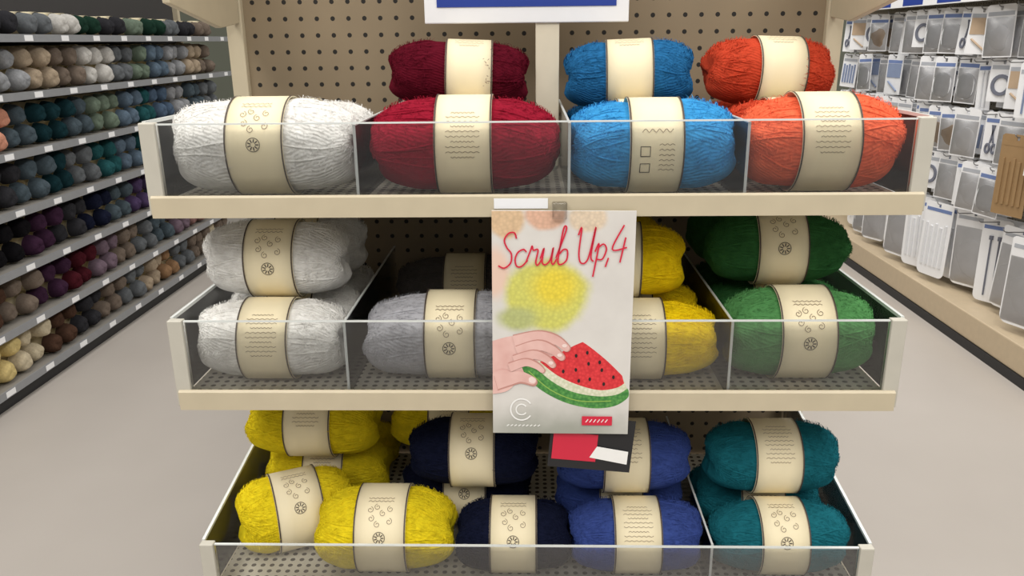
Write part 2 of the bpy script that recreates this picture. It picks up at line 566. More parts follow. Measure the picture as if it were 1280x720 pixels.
skein(0.140, 1.194, Z1+0.086, 0.180, 0.050, YBl_shade, 'shade-tinted sky blue skein slumped on top of the blue pile', g1, style='lines', phi=1.5, rz=-0.06, tilt=-0.03)
skein(0.348, 1.002, Z1, 0.188, 0.0615, YC, 'coral orange yarn skein at the front of the top shelf', g1, style='lines', phi=0.35, w=0.07)
skein(0.348, 1.122, Z1, 0.178, 0.054, YC_shade, 'shade-tinted coral skein low in the second row of top shelf', g1, style='lines')
skein(0.348, 1.272, Z1, 0.178, 0.050, YC_shade, 'shade-tinted coral skein lying at the back of the top shelf', g1, style='lines')
skein(0.334, 1.196, Z1+0.088, 0.176, 0.050, YC_shade, 'shade-tinted coral skein slumped on top of the coral pile', g1, style='lines', phi=1.5, rz=0.06, tilt=0.03, band_x=0.01)

r = 0.052
skein(-0.347, 0.999, Z2, 0.194, 0.056, YW, 'white yarn skein at the front of the middle shelf', g2, style='lines', phi=0.4)
skein(-0.346, 1.110, Z2, 0.190, r, YW, 'white yarn skein in the second row of middle shelf', g2, style='lines')
skein(-0.349, 1.056, Z2+0.0975, 0.190, 0.054, YW, 'white yarn skein piled on the front white ones on middle shelf', g2, style='flower', phi=0.4, rz=0.02)
skein(-0.347, 1.171, Z2+0.0905, 0.188, r, YW, 'white yarn skein at the rear top of middle shelf pile', g2, style='lines')
skein(-0.346, 1.228, Z2, 0.188, r, YW, 'white yarn skein low in third row of middle shelf', g2, style='lines')
skein(-0.106, 1.002, Z2, 0.228, 0.0605, YG, 'light grey yarn skein at the front of the middle shelf', g2, style='flower', phi=0.4)
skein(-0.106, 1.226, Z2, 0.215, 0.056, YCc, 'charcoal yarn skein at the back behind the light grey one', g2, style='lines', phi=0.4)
skein(0.136, 0.998, Z2, 0.208, 0.055, YY, 'golden yellow yarn skein at front of middle shelf beside booklet', g2, style='lines', phi=0.4)
skein(0.136, 1.108, Z2, 0.200, r, YY, 'golden yellow yarn skein low in second row of middle shelf', g2, style='lines')
skein(0.136, 1.226, Z2, 0.200, r, YY, 'golden yellow yarn skein low in third row of middle shelf', g2, style='lines')
skein(0.112, 1.053, Z2+0.0965, 0.180, r, YY, 'golden yellow yarn skein piled over the front golden ones', g2, style='lines', phi=0.4, rz=-0.05)
skein(0.100, 1.167, Z2+0.0905, 0.180, r, YY, 'golden yellow yarn skein at the rear top of its pile', g2, style='lines')
skein(0.3465, 1.003, Z2, 0.190, 0.063, YGr, 'green yarn skein at the front of the middle shelf', g2, style='flower', phi=0.45, w=0.07)
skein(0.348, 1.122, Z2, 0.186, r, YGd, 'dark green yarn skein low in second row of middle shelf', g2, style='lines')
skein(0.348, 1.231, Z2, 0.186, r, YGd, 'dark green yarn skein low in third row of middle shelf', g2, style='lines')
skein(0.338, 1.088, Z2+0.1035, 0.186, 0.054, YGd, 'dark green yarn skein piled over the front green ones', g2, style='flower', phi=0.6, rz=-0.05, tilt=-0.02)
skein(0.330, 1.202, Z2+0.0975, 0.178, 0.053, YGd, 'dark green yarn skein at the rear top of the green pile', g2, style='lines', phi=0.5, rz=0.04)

r = 0.055
skein(-0.212, 1.000, Z3, 0.196, 0.063, YCh, 'lemon yellow yarn skein at the front of the bottom shelf', g3, style='flower', phi=0.7, w=0.072)
skein(-0.360, 1.052, Z3, 0.164, 0.060, YCh, 'lemon yellow yarn skein angled into left front corner, bottom shelf', g3, style='flower', phi=0.9, rz=0.46, w=0.068)
skein(-0.340, 1.184, Z3, 0.200, r, YCh, 'lemon yellow yarn skein low in second row of bottom shelf', g3, style='lines')
skein(-0.340, 1.284, Z3, 0.200, 0.045, YCh, 'lemon yellow yarn skein low in back row of bottom shelf', g3, style='lines')
skein(-0.3445, 1.138, Z3+0.107, 0.204, 0.056, YCh, 'lemon yellow yarn skein on top of the left pile, bottom shelf', g3, style='lines', phi=0.8, w=0.072)
skein(-0.028, 0.997, Z3, 0.160, r, YN, 'navy yarn skein at front right of lemon yellow one, bottom shelf', g3, style='flower', phi=0.8)
skein(-0.105, 1.118, Z3, 0.200, r, YN, 'navy yarn skein low in second row of bottom shelf', g3, style='flower', phi=0.8)
skein(-0.105, 1.230, Z3, 0.200, r, YN, 'navy yarn skein low in back row of bottom shelf', g3, style='lines')
skein(-0.088, 1.064, Z3+0.0985, 0.186, r, YN, 'navy yarn skein piled on the navy ones, bottom shelf', g3, style='flower', phi=0.8)
skein(-0.132, 1.177, Z3+0.0965, 0.190, r, YCh, 'lemon yellow yarn skein lying high behind the navy pile', g3, style='lines', phi=1.1)
skein(0.145, 0.997, Z3, 0.184, r, YRB, 'royal blue yarn skein at the front of the bottom shelf', g3, style='lines', phi=0.8)
skein(0.133, 1.112, Z3, 0.190, r, YRB, 'royal blue yarn skein in second row of bottom shelf', g3, style='lines', phi=0.8)
skein(0.133, 1.055, Z3+0.0955, 0.190, r, YRB, 'royal blue yarn skein piled on the front blue ones', g3, style='lines', phi=0.8)
skein(0.346, 0.997, Z3, 0.190, r, YT, 'teal yarn skein at the front right of the bottom shelf', g3, style='flower', phi=0.8)
skein(0.346, 1.112, Z3, 0.190, r, YT, 'teal yarn skein in second row of bottom shelf', g3, style='lines', phi=0.8)
skein(0.346, 1.055, Z3+0.0955, 0.185, r, YT, 'teal yarn skein piled on the two teal ones', g3, style='lines', phi=0.8)

# ------------------------------------------------------------------ sign on a stem
t = thing('sign_holder', (0.022, 1.205, Z1+0.0005), 'white and blue sign on cream stem behind burgundy yarn', 'sign')
mb = MB(); mb.prism(disc(0, 0, 0.016, n=24), 2, 0.0, 0.004); mb.build('base', CREAM2, t)
mb = MB(); mb.box(-0.017, 0.017, -0.002, 0.002, 0.004, 0.215); mb.build('stem', paint('cream plastic', (222, 212, 190), 0.4), t, bevel=0.0008)
mb = MB(); mb.box(-0.175, 0.115, -0.006, -0.002, 0.208, 0.40); bd = mb.build('sign_board', WHITE, t, bevel=0.0015)
mb = MB(); mb.box(-0.157, 0.097, -0.0072, -0.0062, 0.230, 0.38); mb.build('blue_panel', BLUE, bd)

# ------------------------------------------------------------------ pattern booklet
BW, BH = 0.168, 0.281
bk = thing('pattern_booklet', (-0.050, 0.9045, H-0.4695), 'crochet pattern booklet with watermelon slice cover hanging before middle shelf', 'booklet', rot=(math.radians(-2.0), math.radians(0.5), 0))
mb = MB(); mb.box(0, BW, -0.0012, 0.0012, 0, BH); mb.build('pages', WHITE, bk)
def bp(px, py): return ((px - 618) / 175 * BW, (540 - py) / 278 * BH)

# printed background of the cover: softly focused patches of colour
m, nt, b = new_mat('cover background print')
tc = N(nt, 'ShaderNodeTexCoord')
nz = N(nt, 'ShaderNodeTexNoise'); nz.inputs['Scale'].default_value = 24; nz.inputs['Detail'].default_value = 4
nt.links.new(tc.outputs['Object'], nz.inputs['Vector'])
vo = N(nt, 'ShaderNodeTexVoronoi'); vo.inputs['Scale'].default_value = 230
nt.links.new(tc.outputs['Object'], vo.inputs['Vector'])
sep = N(nt, 'ShaderNodeSeparateXYZ'); nt.links.new(tc.outputs['Object'], sep.inputs[0])
cur = mix_col(nt, nz.outputs['Fac'], lin((206, 202, 197)), lin((228, 225, 220)))
def blob(cur, px, py, rx, ry, col, soft=0.55, amt=1.0, knit=0.0):
    cx, cz = bp(px, py); rx = rx/175*BW; ry = ry/278*BH
    a = math_node(nt, 'MULTIPLY', math_node(nt, 'SUBTRACT', sep.outputs[0], cx), 1/rx)
    c = math_node(nt, 'MULTIPLY', math_node(nt, 'SUBTRACT', sep.outputs[2], cz), 1/ry)
    d = math_node(nt, 'SQRT', math_node(nt, 'ADD', math_node(nt, 'MULTIPLY', a, a), math_node(nt, 'MULTIPLY', c, c)))
    d = math_node(nt, 'ADD', d, math_node(nt, 'MULTIPLY', math_node(nt, 'SUBTRACT', nz.outputs['Fac'], 0.5), 0.4))
    mr = N(nt, 'ShaderNodeMapRange'); mr.interpolation_type = 'SMOOTHSTEP'
    mr.inputs['From Min'].default_value = 1.0; mr.inputs['From Max'].default_value = 1.0 - soft
    mr.inputs['To Max'].default_value = amt
    nt.links.new(d, mr.inputs['Value'])
    c_ = lin(col)
    if knit:
        c_ = mix_col(nt, math_node(nt, 'MULTIPLY', vo.outputs['Distance'], knit), c_, dim(lin(col), 0.6))
    return mix_col(nt, mr.outputs['Result'], cur, c_)
cur = blob(cur, 700, 548, 160, 62, (160, 162, 152), 0.8)
cur = blob(cur, 636, 272, 26, 26, (228, 196, 158), 0.3, knit=0.6)
cur = blob(cur, 684, 266, 30, 22, (230, 186, 160), 0.3, knit=0.6)
cur = blob(cur, 734, 270, 28, 20, (232, 212, 186), 0.3, knit=0.6)
cur = blob(cur, 622, 336, 22, 40, (230, 200, 182), 0.5)
cur = blob(cur, 686, 362, 60, 52, (220, 218, 112), 0.3, knit=0.6)
cur = blob(cur, 696, 352, 42, 36, (242, 220, 72), 0.7, knit=0.6)
cur = blob(cur, 650, 392, 36, 20, (190, 196, 130), 0.6, knit=0.5)
nt.links.new(cur, b.inputs['Base Color']); b.inputs['Roughness'].default_value = 0.35
COVER = m
# skin print with a soft tonal drift
m, nt, b = new_mat('skin tone print')
tc = N(nt, 'ShaderNodeTexCoord')
nz2 = N(nt, 'ShaderNodeTexNoise'); nz2.inputs['Scale'].default_value = 45; nz2.inputs['Detail'].default_value = 2
nt.links.new(tc.outputs['Object'], nz2.inputs['Vector'])
nt.links.new(mix_col(nt, nz2.outputs['Fac'], lin((210, 156, 148)), lin((244, 208, 200))), b.inputs['Base Color'])
b.inputs['Roughness'].default_value = 0.35
SKIN = m
def stitched(name, a, c, s):
    m, nt, b = new_mat(name)
    tc = N(nt, 'ShaderNodeTexCoord')
    vo = N(nt, 'ShaderNodeTexVoronoi'); vo.inputs['Scale'].default_value = s
    nt.links.new(tc.outputs['Object'], vo.inputs['Vector'])
    nt.links.new(mix_col(nt, math_node(nt, 'MULTIPLY', vo.outputs['Distance'], 1.3), lin(a), lin(c)), b.inputs['Base Color'])
    b.inputs['Roughness'].default_value = 0.4
    return m
cols = [((206, 202, 196), 'cover grey'), ((235, 205, 60), 'lemon print'), ((226, 186, 170), 'skin print'), ((196, 142, 132), 'skin shade print'),
        ((214, 40, 46), 'melon red print'), ((240, 232, 214), 'rind white print'), ((66, 140, 60), 'rind green print'), ((36, 26, 26), 'seed print'),
        ((176, 176, 160), 'cover lower grey'), ((210, 34, 64), 'red print'), ((244, 244, 242), 'white print'), ((150, 190, 90), 'pale green print'), ((242, 220, 214), 'nail print')]
PM = [paint(n, c, 0.35, var=0.03, scale=60) for c, n in cols]
PM[0] = COVER; PM[2] = SKIN
PM[4] = stitched('crochet red print', (238, 66, 70), (204, 42, 50), 260)
PM[6] = stitched('crochet green print', (104, 170, 84), (56, 124, 58), 260)
PM[5] = stitched('crochet white print', (240, 234, 216), (206, 210, 178), 260)
lay = [0]
def flat(mbx, poly, mi, pix=True):
    lay[0] += 1
    y = -0.0013 - 0.00004 * lay[0]
    pts = [bp(*p) if pix else p for p in poly]
    mbx.add([(p[0], y, p[1]) for p in pts], [tuple(range(len(pts)))], mi)
def flatrib(mbx, pts, w, mi):
    lay[0] += 1
    y = -0.0013 - 0.00004 * lay[0]
    vs, fs = ribbon([bp(*p) for p in pts], w)
    mbx.add([(p[0], y, p[1]) for p in vs], fs, mi)
def finger(mbx, pts, w0, w1, mi):
    q = spline(pts, 5); n = len(q); L_ = []; R_ = []
    for i, p in enumerate(q):
        a = q[max(i-1, 0)]; c = q[min(i+1, n-1)]
        dx, dy = c[0]-a[0], c[1]-a[1]; l = math.hypot(dx, dy)
        w = w0 + (w1 - w0) * i / (n - 1)
        L_.append((p[0]-dy/l*w/2, p[1]+dx/l*w/2)); R_.append((p[0]+dy/l*w/2, p[1]-dx/l*w/2))
    a = math.atan2(L_[-1][1]-q[-1][1], L_[-1][0]-q[-1][0])
    cap = [(q[-1][0]+w1/2*math.cos(a-PI*k/8), q[-1][1]+w1/2*math.sin(a-PI*k/8)) for k in range(1, 8)]
    flat(mbx, L_ + cap + R_[::-1], mi)
mb = MB()
flat(mb, [(618, 262), (793, 262), (793, 540), (618, 540)], 0)
# back of hand behind the slice
flat(mb, spline([(618, 420), (640, 414), (664, 414), (684, 424), (694, 438), (684, 452), (656, 462), (618, 468)], 5), 2)
# long watermelon wedge: curved green rind along the lower left, pale rind line, red flesh
flat(mb, spline([(654, 450), (662, 466), (682, 484), (712, 499), (746, 506), (774, 503), (791, 492), (792, 482)], 6) + spline([(786, 474), (750, 478), (716, 470), (688, 454), (668, 444)], 6), 6)
flat(mb, spline([(668, 447), (688, 467), (716, 483), (750, 490), (776, 488), (790, 480)], 6) + [(785, 468), (731, 426), (690, 442)], 5)
flat(mb, spline([(678, 446), (700, 463), (726, 475), (754, 482), (776, 479), (786, 473)], 6) + spline([(783, 463), (762, 443), (736, 423), (728, 422), (704, 434)], 4), 4)
for (sx, sy) in ((724, 438), (738, 434), (724, 456), (740, 448), (742, 468), (757, 456), (760, 474), (772, 465), (708, 458), (754, 446), (728, 470)):
    flat(mb, disc(sx, sy, 1.8, 2.6, 8), 7)
flatrib(mb, spline([(664, 458), (692, 482), (728, 496), (770, 496)], 5), 0.0012, 11)
finger(mb, [(646, 420), (676, 413), (698, 417), (712, 428)], 17, 10, 3)
finger(mb, [(645, 421), (675, 414), (697, 418), (711, 428)], 16, 9, 2)
finger(mb, [(650, 433), (676, 424), (695, 430), (706, 440)], 16, 9, 3)
finger(mb, [(649, 434), (675, 425), (694, 431), (705, 440)], 15, 8, 2)
finger(mb, [(646, 444), (670, 436), (686, 441), (695, 450)], 14, 8, 3)
finger(mb, [(645, 445), (669, 437), (685, 442), (694, 450)], 13, 7, 2)
finger(mb, [(640, 453), (660, 446), (674, 450), (682, 457)], 12, 7, 3)
finger(mb, [(639, 454), (659, 447), (673, 451), (681, 457)], 11, 6, 2)
for (nx, ny, an) in ((709, 425, 0.9), (703, 437, 0.9), (692, 447, 0.8)):
    flat(mb, [(nx+3.2*math.cos(q+an), ny+2.3*math.sin(q+an)) for q in [2*PI*k/10 for k in range(10)]], 12)
# thumb pressed on the rind, lower hand
flat(mb, spline([(618, 460), (632, 456), (644, 462), (646, 474), (636, 484), (618, 488)], 5), 2)
finger(mb, [(622, 474), (638, 470), (654, 467), (670, 472)], 20, 11, 3)
finger(mb, [(622, 472), (638, 468), (654, 465), (669, 470)], 20, 10, 2)
flat(mb, spline([(664, 467), (668, 465), (673, 469), (671, 473), (665, 472), (664, 467)], 4)[:-1], 12)
# publisher's round emblem, small line beneath it and red price flash
flatrib(mb, disc(655, 508, 14, 14, 24, 0.6, 2*PI-0.6), 0.0018, 10)
flatrib(mb, disc(655, 508, 7, 7, 16, 0.6, 2*PI-0.6), 0.0016, 10)
for j in range(9):
    flatrib(mb, [(636+5*j, 530), (639+5*j, 528)], 0.0012, 10)
flat(mb, [(733, 516), (772, 516), (772, 528), (733, 528)], 9)
for j in range(6):
    flatrib(mb, [(738+5*j, 524), (741+5*j, 520)], 0.0010, 10)
mb.build('cover_picture', PM, bk, fix=False)
# hand-lettered title
GL = {'S': [[(.55,.82),(.45,.99),(.25,.98),(.14,.8),(.26,.58),(.44,.4),(.46,.14),(.26,0),(.04,.08)]],
      'c': [[(.42,.42),(.3,.5),(.12,.42),(.06,.22),(.15,.03),(.32,.02),(.5,.18)]],
      'r': [[(0,.12),(.1,.45),(.14,.58),(.2,.46),(.36,.46),(.34,.12),(.42,.02),(.54,.18)]],
      'u': [[(0,.2),(.08,.5),(.08,.12),(.2,.02),(.35,.15),(.4,.5),(.4,.12),(.48,.02),(.58,.18)]],
      'b': [[(0,.2),(.15,.7),(.22,1.02),(.13,1.05),(.09,.6),(.09,.08),(.22,0),(.38,.12),(.36,.38),(.22,.42),(.1,.3)]],
      'U': [[(-.04,.8),(.04,1.0),(.07,.3),(.2,0),(.42,.12),(.52,1.0),(.5,.2),(.62,.02)]],
      'p': [[(0,.3),(.1,.5),(.06,-.42)], [(.08,.4),(.25,.5),(.38,.35),(.3,.08),(.1,.08)]],
      ',': [[(.06,.1),(.0,-.16)]],
      '4': [[(.3,1.0),(.02,.34),(.52,.36)], [(.42,.65),(.36,-.06)]]}
adv = {'S': .54, 'c': .45, 'r': .48, 'u': .54, 'b': .44, 'U': .62, 'p': .44, ',': .12, '4': .5, ' ': .26}
mb = MB(); pen = 0.0; lay[0] += 4
total = sum(adv[c] for c in 'Scrub Up,4')
sc = 156 / total
for ch in 'Scrub Up,4':
    for st in GL.get(ch, []):
        q = [(624 + (pen + x + 0.16*y) * sc, 330 - y * sc * 1.18 - (pen + x) * sc * 0.07) for x, y in st]
        flatrib(mb, spline(q, 6), 0.0019, 0)
    pen += adv[ch]
mb.build('title_lettering', [PM[9]], bk, fix=False)
mb = MB(); mb.box(BW*0.42, BW*0.52, -0.0072, 0.0150, BH-0.009, BH+0.010); mb.build('hanging_clip', ACR, bk, bevel=0.001)

bk2 = thing('pattern_card', (0.018, 0.911, H-0.520), 'black and red printed card hanging under the watermelon booklet', 'card', rot=(0, math.radians(5), 0))
mb = MB(); mb.box(0, 0.105, -0.001, 0.001, 0, 0.072); cd = mb.build('card_sheet', BLACK, bk2)
mb = MB(); mb.box(0.004, 0.06, -0.0022, -0.0012, 0.012, 0.05)
mb.build('red_panel', PM[9], cd)
mb = MB(); mb.prism([(0.052, 0.018), (0.10, 0.012), (0.10, 0.03), (0.06, 0.034)], 1, -0.0028, -0.0023)
mb.build('white_panel', PM[10], cd)
mb = MB(); mb.box(0.045, 0.062, -0.003, 0.0112, 0.062, 0.086); mb.build('hanging_clip', EDGE, bk2)

# ------------------------------------------------------------------ left aisle shelving full of skeins
RAIL = paint('price rail', (138, 140, 144), 0.4)
GREYB = paint('grey back panel', (60, 58, 58), 0.7)
LSH = paint('aisle shelf steel', (140, 136, 130), 0.5)
XF = -2.16
lf = thing('aisle_shelving', (XF, 4.4, 0), 'long cream multi-tier yarn shelving along the left aisle', 'shelving')
Y0, Y1 = 2.75-4.4, 6.05-4.4
mb = MB(); mb.box(-0.44, -0.42, Y0, Y1, 0.07, 2.0); mb.build('back_panel', GREYB, lf)
mb = MB(); mb.box(-0.42, -0.03, Y0, Y1, 0.0, 0.07); mb.build('kick_base', BLACK, lf)
LZ = [1.49, 1.255, 1.02, 0.785, 0.55, 0.315, 0.09]
for z in LZ:
    mb = MB(); mb.box(-0.42, -0.004, Y0, Y1, z-0.018, z); sh = mb.build('shelf', LSH, lf)
    mb = MB(); mb.box(-0.004, 0.004, Y0, Y1, z-0.026, z+0.006)
    rl = mb.build('price_rail', RAIL, sh)
    for k in range(11):
        y = Y0 + 0.2 + 0.28*k
        mb = MB(); mb.box(0.0042, 0.0052, y, y+0.06, z-0.022, z+0.002); tk = mb.build('price_ticket', WHITE, lf)
for y in (Y0, Y1-0.04):
    mb = MB(); mb.box(-0.425, -0.385, y, y+0.04, 0.07, 2.02); mb.build('upright', CREAM, lf)

WC = {'white': (196, 194, 190), 'light grey': (146, 148, 152), 'charcoal': (48, 48, 52), 'grey': (100, 104, 108), 'dark green': (30, 54, 44),
      'cream': (200, 188, 162), 'beige': (166, 150, 130), 'taupe': (116, 104, 94), 'peach': (198, 142, 120), 'slate grey': (74, 86, 94),
      'teal': (38, 82, 86), 'sage': (106, 120, 106), 'blue grey': (90, 106, 122), 'dark red': (92, 20, 30), 'dark teal': (24, 50, 56),
      'dusty blue': (80, 98, 120), 'navy': (24, 28, 46), 'black': (22, 21, 24), 'plum': (58, 36, 56), 'purple': (74, 60, 92),
      'brown': (74, 54, 44), 'tan': (142, 112, 84), 'maroon': (68, 24, 32), 'dusty pink': (140, 108, 104), 'pale yellow': (210, 190, 132), 'mauve': (110, 94, 106)}
ROWS = [['light grey', 'white', 'charcoal', 'grey', 'white', 'dark green', 'charcoal', 'sage', 'dark green', 'grey', 'charcoal', 'taupe'],
        ['white', 'cream', 'light grey', 'beige', 'taupe', 'white', 'grey', 'sage', 'blue grey', 'light grey', 'beige', 'taupe'],
        ['cream', 'peach', 'slate grey', 'dark teal', 'slate grey', 'sage', 'blue grey', 'teal', 'dusty blue', 'light grey', 'slate grey', 'grey'],
        ['dark red', 'charcoal', 'slate grey', 'dark teal', 'grey', 'teal', 'blue grey', 'teal', 'dark teal', 'dusty blue', 'grey', 'navy'],
        ['navy', 'black', 'plum', 'charcoal', 'navy', 'slate grey', 'purple', 'slate grey', 'charcoal', 'grey', 'black', 'plum'],
        ['brown', 'taupe', 'plum', 'maroon', 'mauve', 'taupe', 'grey', 'slate grey', 'mauve', 'dusty pink', 'brown', 'taupe'],
        ['pale yellow', 'cream', 'brown', 'charcoal', 'taupe', 'grey', 'beige', 'tan', 'grey', 'taupe', 'cream', 'taupe']]
rw = 0.054
shapes = [skein_body(0.20, rw, 900 + q, 16, 28).mesh('wool_body', [YW], True) for q in range(4)]
band_me = band_mesh(0.075, rw*0.972, rw, 24).mesh('paper_band', [PAPER], True)
SHN = ['top', 'second', 'third', 'fourth', 'fifth', 'sixth', 'lowest']
colour_mesh = {}
for nm, rgb in WC.items():
    for q, sm in enumerate(shapes):
        me = sm.copy(); me.materials.clear(); me.materials.append(yarn('aisle ' + nm, rgb)); colour_mesh[(nm, q)] = me
ncol = 24
for ri, z in enumerate(LZ):
    layers = 1 if ri == 0 else 2
    for ly in range(layers):
        for k in range(ncol - ly):
            nm = ROWS[ri][min(11, (k + (1 if ly and random.random() < 0.35 else 0)) // 2)]
            o = link('yarn_skein', colour_mesh[(nm, random.randrange(4))])
            y = 2.93 + 0.118*k + 0.059*ly + random.uniform(-0.004, 0.004)
            o.location = (XF-0.122+random.uniform(-0.02, 0.012), y, z + 0.001 + ly*0.094)
            o.rotation_euler = (0, random.uniform(-0.03, 0.03), PI + random.uniform(-0.08, 0.08))
            s_ = random.uniform(0.90, 1.0); o.scale = (random.uniform(0.92, 1.04), s_, s_)
            tag(o, '%s skein lying end-on, %s from near end, %s layer of left aisle\'s %s shelf' % (nm, ORD[k], ('lower', 'upper')[ly], SHN[ri]), 'yarn', 'skeins on the left aisle shelving')
            bnd = link('paper_band', band_me, o)

# ------------------------------------------------------------------ right aisle peg wall of carded packets
XR = 2.10
LEDGE = paint('ledge steel', (194, 176, 148), 0.45)
rg = thing('peg_wall', (XR, 4.3, 0), 'cream pegboard wall of hanging packets along the right aisle', 'shelving')
A0, A1 = 2.85-4.3, 6.1-4.3
mb = MB(); mb.box(0.30, 0.33, A0, A1, 0.15, 2.0); mb.build('pegboard_panel', PEGX, rg)
mb = MB(); mb.box(0.0, 0.30, A0, A1, 0.045, 0.17); mb.build('base_deck', LEDGE, rg, bevel=0.006)
mb = MB(); mb.box(-0.008, 0.30, A0, A1, 0.0, 0.045); mb.build('kick_base', BLACK, rg)
for y in (A0, A1-0.04):
    mb = MB(); mb.box(0.27, 0.30, y, y+0.04, 0.17, 2.02); mb.build('upright', CREAM, rg)
mb = MB(); mb.box(0.0, 0.30, A0, A1, 1.62, 1.638); ts = mb.build('top_shelf', CREAM2, rg)
mb = MB(); mb.box(-0.006, 0.0, A0, A1, 1.605, 1.655); mb.build('price_rail', WHITE, ts)
for k in range(8):
    y = A0+0.15+0.4*k
    mb = MB(); mb.box(-0.0072, -0.0062, y, y+0.24, 1.612, 1.648); mb.build('blue_ticket', BLUE, rg)

def hook_proto():
    t = thing('peg_hook', (0, 0, 0), 'hook', 'hook')
    mb = MB(); mb.box(0.248, 0.25, -0.012, 0.012, -0.02, 0.012); mb.build('back_plate', STEEL, t)
    mb = MB(); mb.tube([(0.248, 0, 0), (0.05, 0, 0), (0.012, 0, 0), (0.002, 0, 0.005), (-0.004, 0, 0.018)], 0.0026, 6); mb.build('prong', STEEL, t, True)
    return t
def packet_proto(w, h, card, insert, kind, head, rounded=False):
    t = thing('carded_packet', (0, 0, 0), 'packet', 'packet')
    mb = MB()
    hw = 0.007; th = 0.0012
    if rounded:
        rc = w*0.18
        pts = [(-w/2, -0.012)] + [(-w/2+rc-rc*math.cos(q), -h+rc-rc*math.sin(q)) for q in [PI/2*k/6 for k in range(7)]]
        pts += [(w/2-rc+rc*math.sin(q), -h+rc-rc*math.cos(q)) for q in [PI/2*k/6 for k in range(7)]] + [(w/2, -0.012)]
        mb.prism(pts, 0, -th, th)
    else:
        mb.box(-th, th, -w/2, w/2, -h, -0.012)
    mb.box(-th, th, -w/2, -hw, -0.012, 0.006); mb.box(-th, th, hw, w/2, -0.012, 0.006)
    mb.prism([(-w/2, 0.006), (w/2, 0.006), (w/2-0.012, 0.014), (-w/2+0.012, 0.014)], 0, -th, th)
    cd = mb.build('card', card, t)
    mb = MB()
    if kind == 0:      # rounded pouch
        pts = [(a*(w*0.40), -h*0.60 + b*(h*0.30)) for a, b in disc(0, 0, 1, n=20)]
        mb.prism([(math.copysign(min(abs(p[0])*1.15, w*0.41), p[0]), p[1]) for p in pts], 0, -0.010, -th)
    elif kind == 1:    # pair of needles
        for s in (-1, 1):
            mb.tube([(-0.005, s*w*0.14, -h*0.92), (-0.005, s*w*0.14, -h*0.22)], 0.004, 8)
            mb.box(-0.011, -th, s*w*0.14-0.008, s*w*0.14+0.008, -h*0.22, -h*0.17)
    elif kind == 2:    # ring-shaped tool
        o_ = disc(0, -h*0.58, w*0.38, w*0.38, 20); i_ = disc(0, -h*0.58, w*0.26, w*0.26, 20)
        for k in range(20):
            j = (k+1) % 20
            mb.prism([o_[k], o_[j], i_[j], i_[k]], 0, -0.008, -th)
    elif kind == 4:    # crossing blades with two loops
        for s in (-1, 1):
            mb.prism([(s*w*0.10, -h*0.22), (s*w*0.02, -h*0.22), (-s*w*0.12, -h*0.62), (-s*w*0.05, -h*0.62)], 0, -0.006, -th)
            o_ = disc(-s*w*0.17, -h*0.74, w*0.14, h*0.12, 14); i_ = disc(-s*w*0.17, -h*0.74, w*0.08, h*0.07, 14)
            for k in range(14):
                j = (k+1) % 14
                mb.prism([o_[k], o_[j], i_[j], i_[k]], 0, -0.009, -th)
    elif kind == 5:    # row of small hooks side by side
        for q in range(5):
            x = (q-2)*w*0.17
            mb.box(-0.007, -th, x-w*0.04, x+w*0.04, -h*0.86, -h*(0.26+0.04*(q % 2)))
    elif kind == 6:    # lumpy content seen through a film bag
        n1_, n2_ = 8, 16; vs = []; fs = []
        for i in range(n1_+1):
            a = PI/2*i/n1_
            for k in range(n2_):
                b_ = 2*PI*k/n2_; q = 1 + 0.14*math.sin(3*b_+1) + 0.08*math.sin(5*b_)
                vs.append((-th-0.012*math.cos(a)*(1+0.2*math.sin(2*b_)*math.sin(a)), w*0.36*math.sin(a)*math.cos(b_)*q, -h*0.60+h*0.26*math.sin(a)*math.sin(b_)*q))
        for i in range(n1_):
            for k in range(n2_):
                k2 = (k+1) % n2_
                fs.append((i*n2_+k, i*n2_+k2, (i+1)*n2_+k2, (i+1)*n2_+k))
        mb.add(vs, fs)
    else:              # picture panel and small tool
        mb.box(-0.004, -th, -w*0.42, w*0.42, -h*0.55, -h*0.18)
        mb.tube([(-0.006, -w*0.3, -h*0.9), (-0.006, w*0.28, -h*0.66)], 0.005, 8)
    mb.build('insert', insert, cd, kind == 6)
    mb = MB(); mb.box(-0.0022, -0.0012, -w*0.44, w*0.44, -0.036, -0.018); mb.build('header_print', head, cd)
    if kind in (6, 0):                        # puffed clear film over the content
        mb = MB(); vs = []; fs = []; nx_, nz_ = 8, 8
        for i in range(nx_+1):
            for k in range(nz_+1):
                y_ = -w*0.47 + w*0.94*i/nx_; z_ = -h*0.97 + h*0.78*k/nz_
                q = math.sin(PI*i/nx_)*math.sin(PI*k/nz_)
                vs.append((-th-0.0008-0.016*q**0.5-0.002*math.sin(i*2.1+k*1.7)*q, y_, z_))
        for i in range(nx_):
            for k in range(nz_):
                fs.append((i*(nz_+1)+k, i*(nz_+1)+k+1, (i+1)*(nz_+1)+k+1, (i+1)*(nz_+1)+k))
        mb.add(vs, fs); mb.build('film_bag', BAG, cd, True)
    return t
SILV = paint('pale plastic', (222, 224, 228), 0.5); PBL = paint('blue grey plastic', (130, 144, 174), 0.4)
TAN = paint('kraft card', (156, 126, 88), 0.7); GRC = paint('grey card', (224, 226, 230), 0.5); DKB = paint('slate plastic', (112, 116, 130), 0.45)
PINK = paint('tan plastic', (190, 166, 140), 0.45); HG = paint('grey print', (174, 178, 186), 0.5); HB = paint('muted blue print', (110, 130, 178), 0.5)
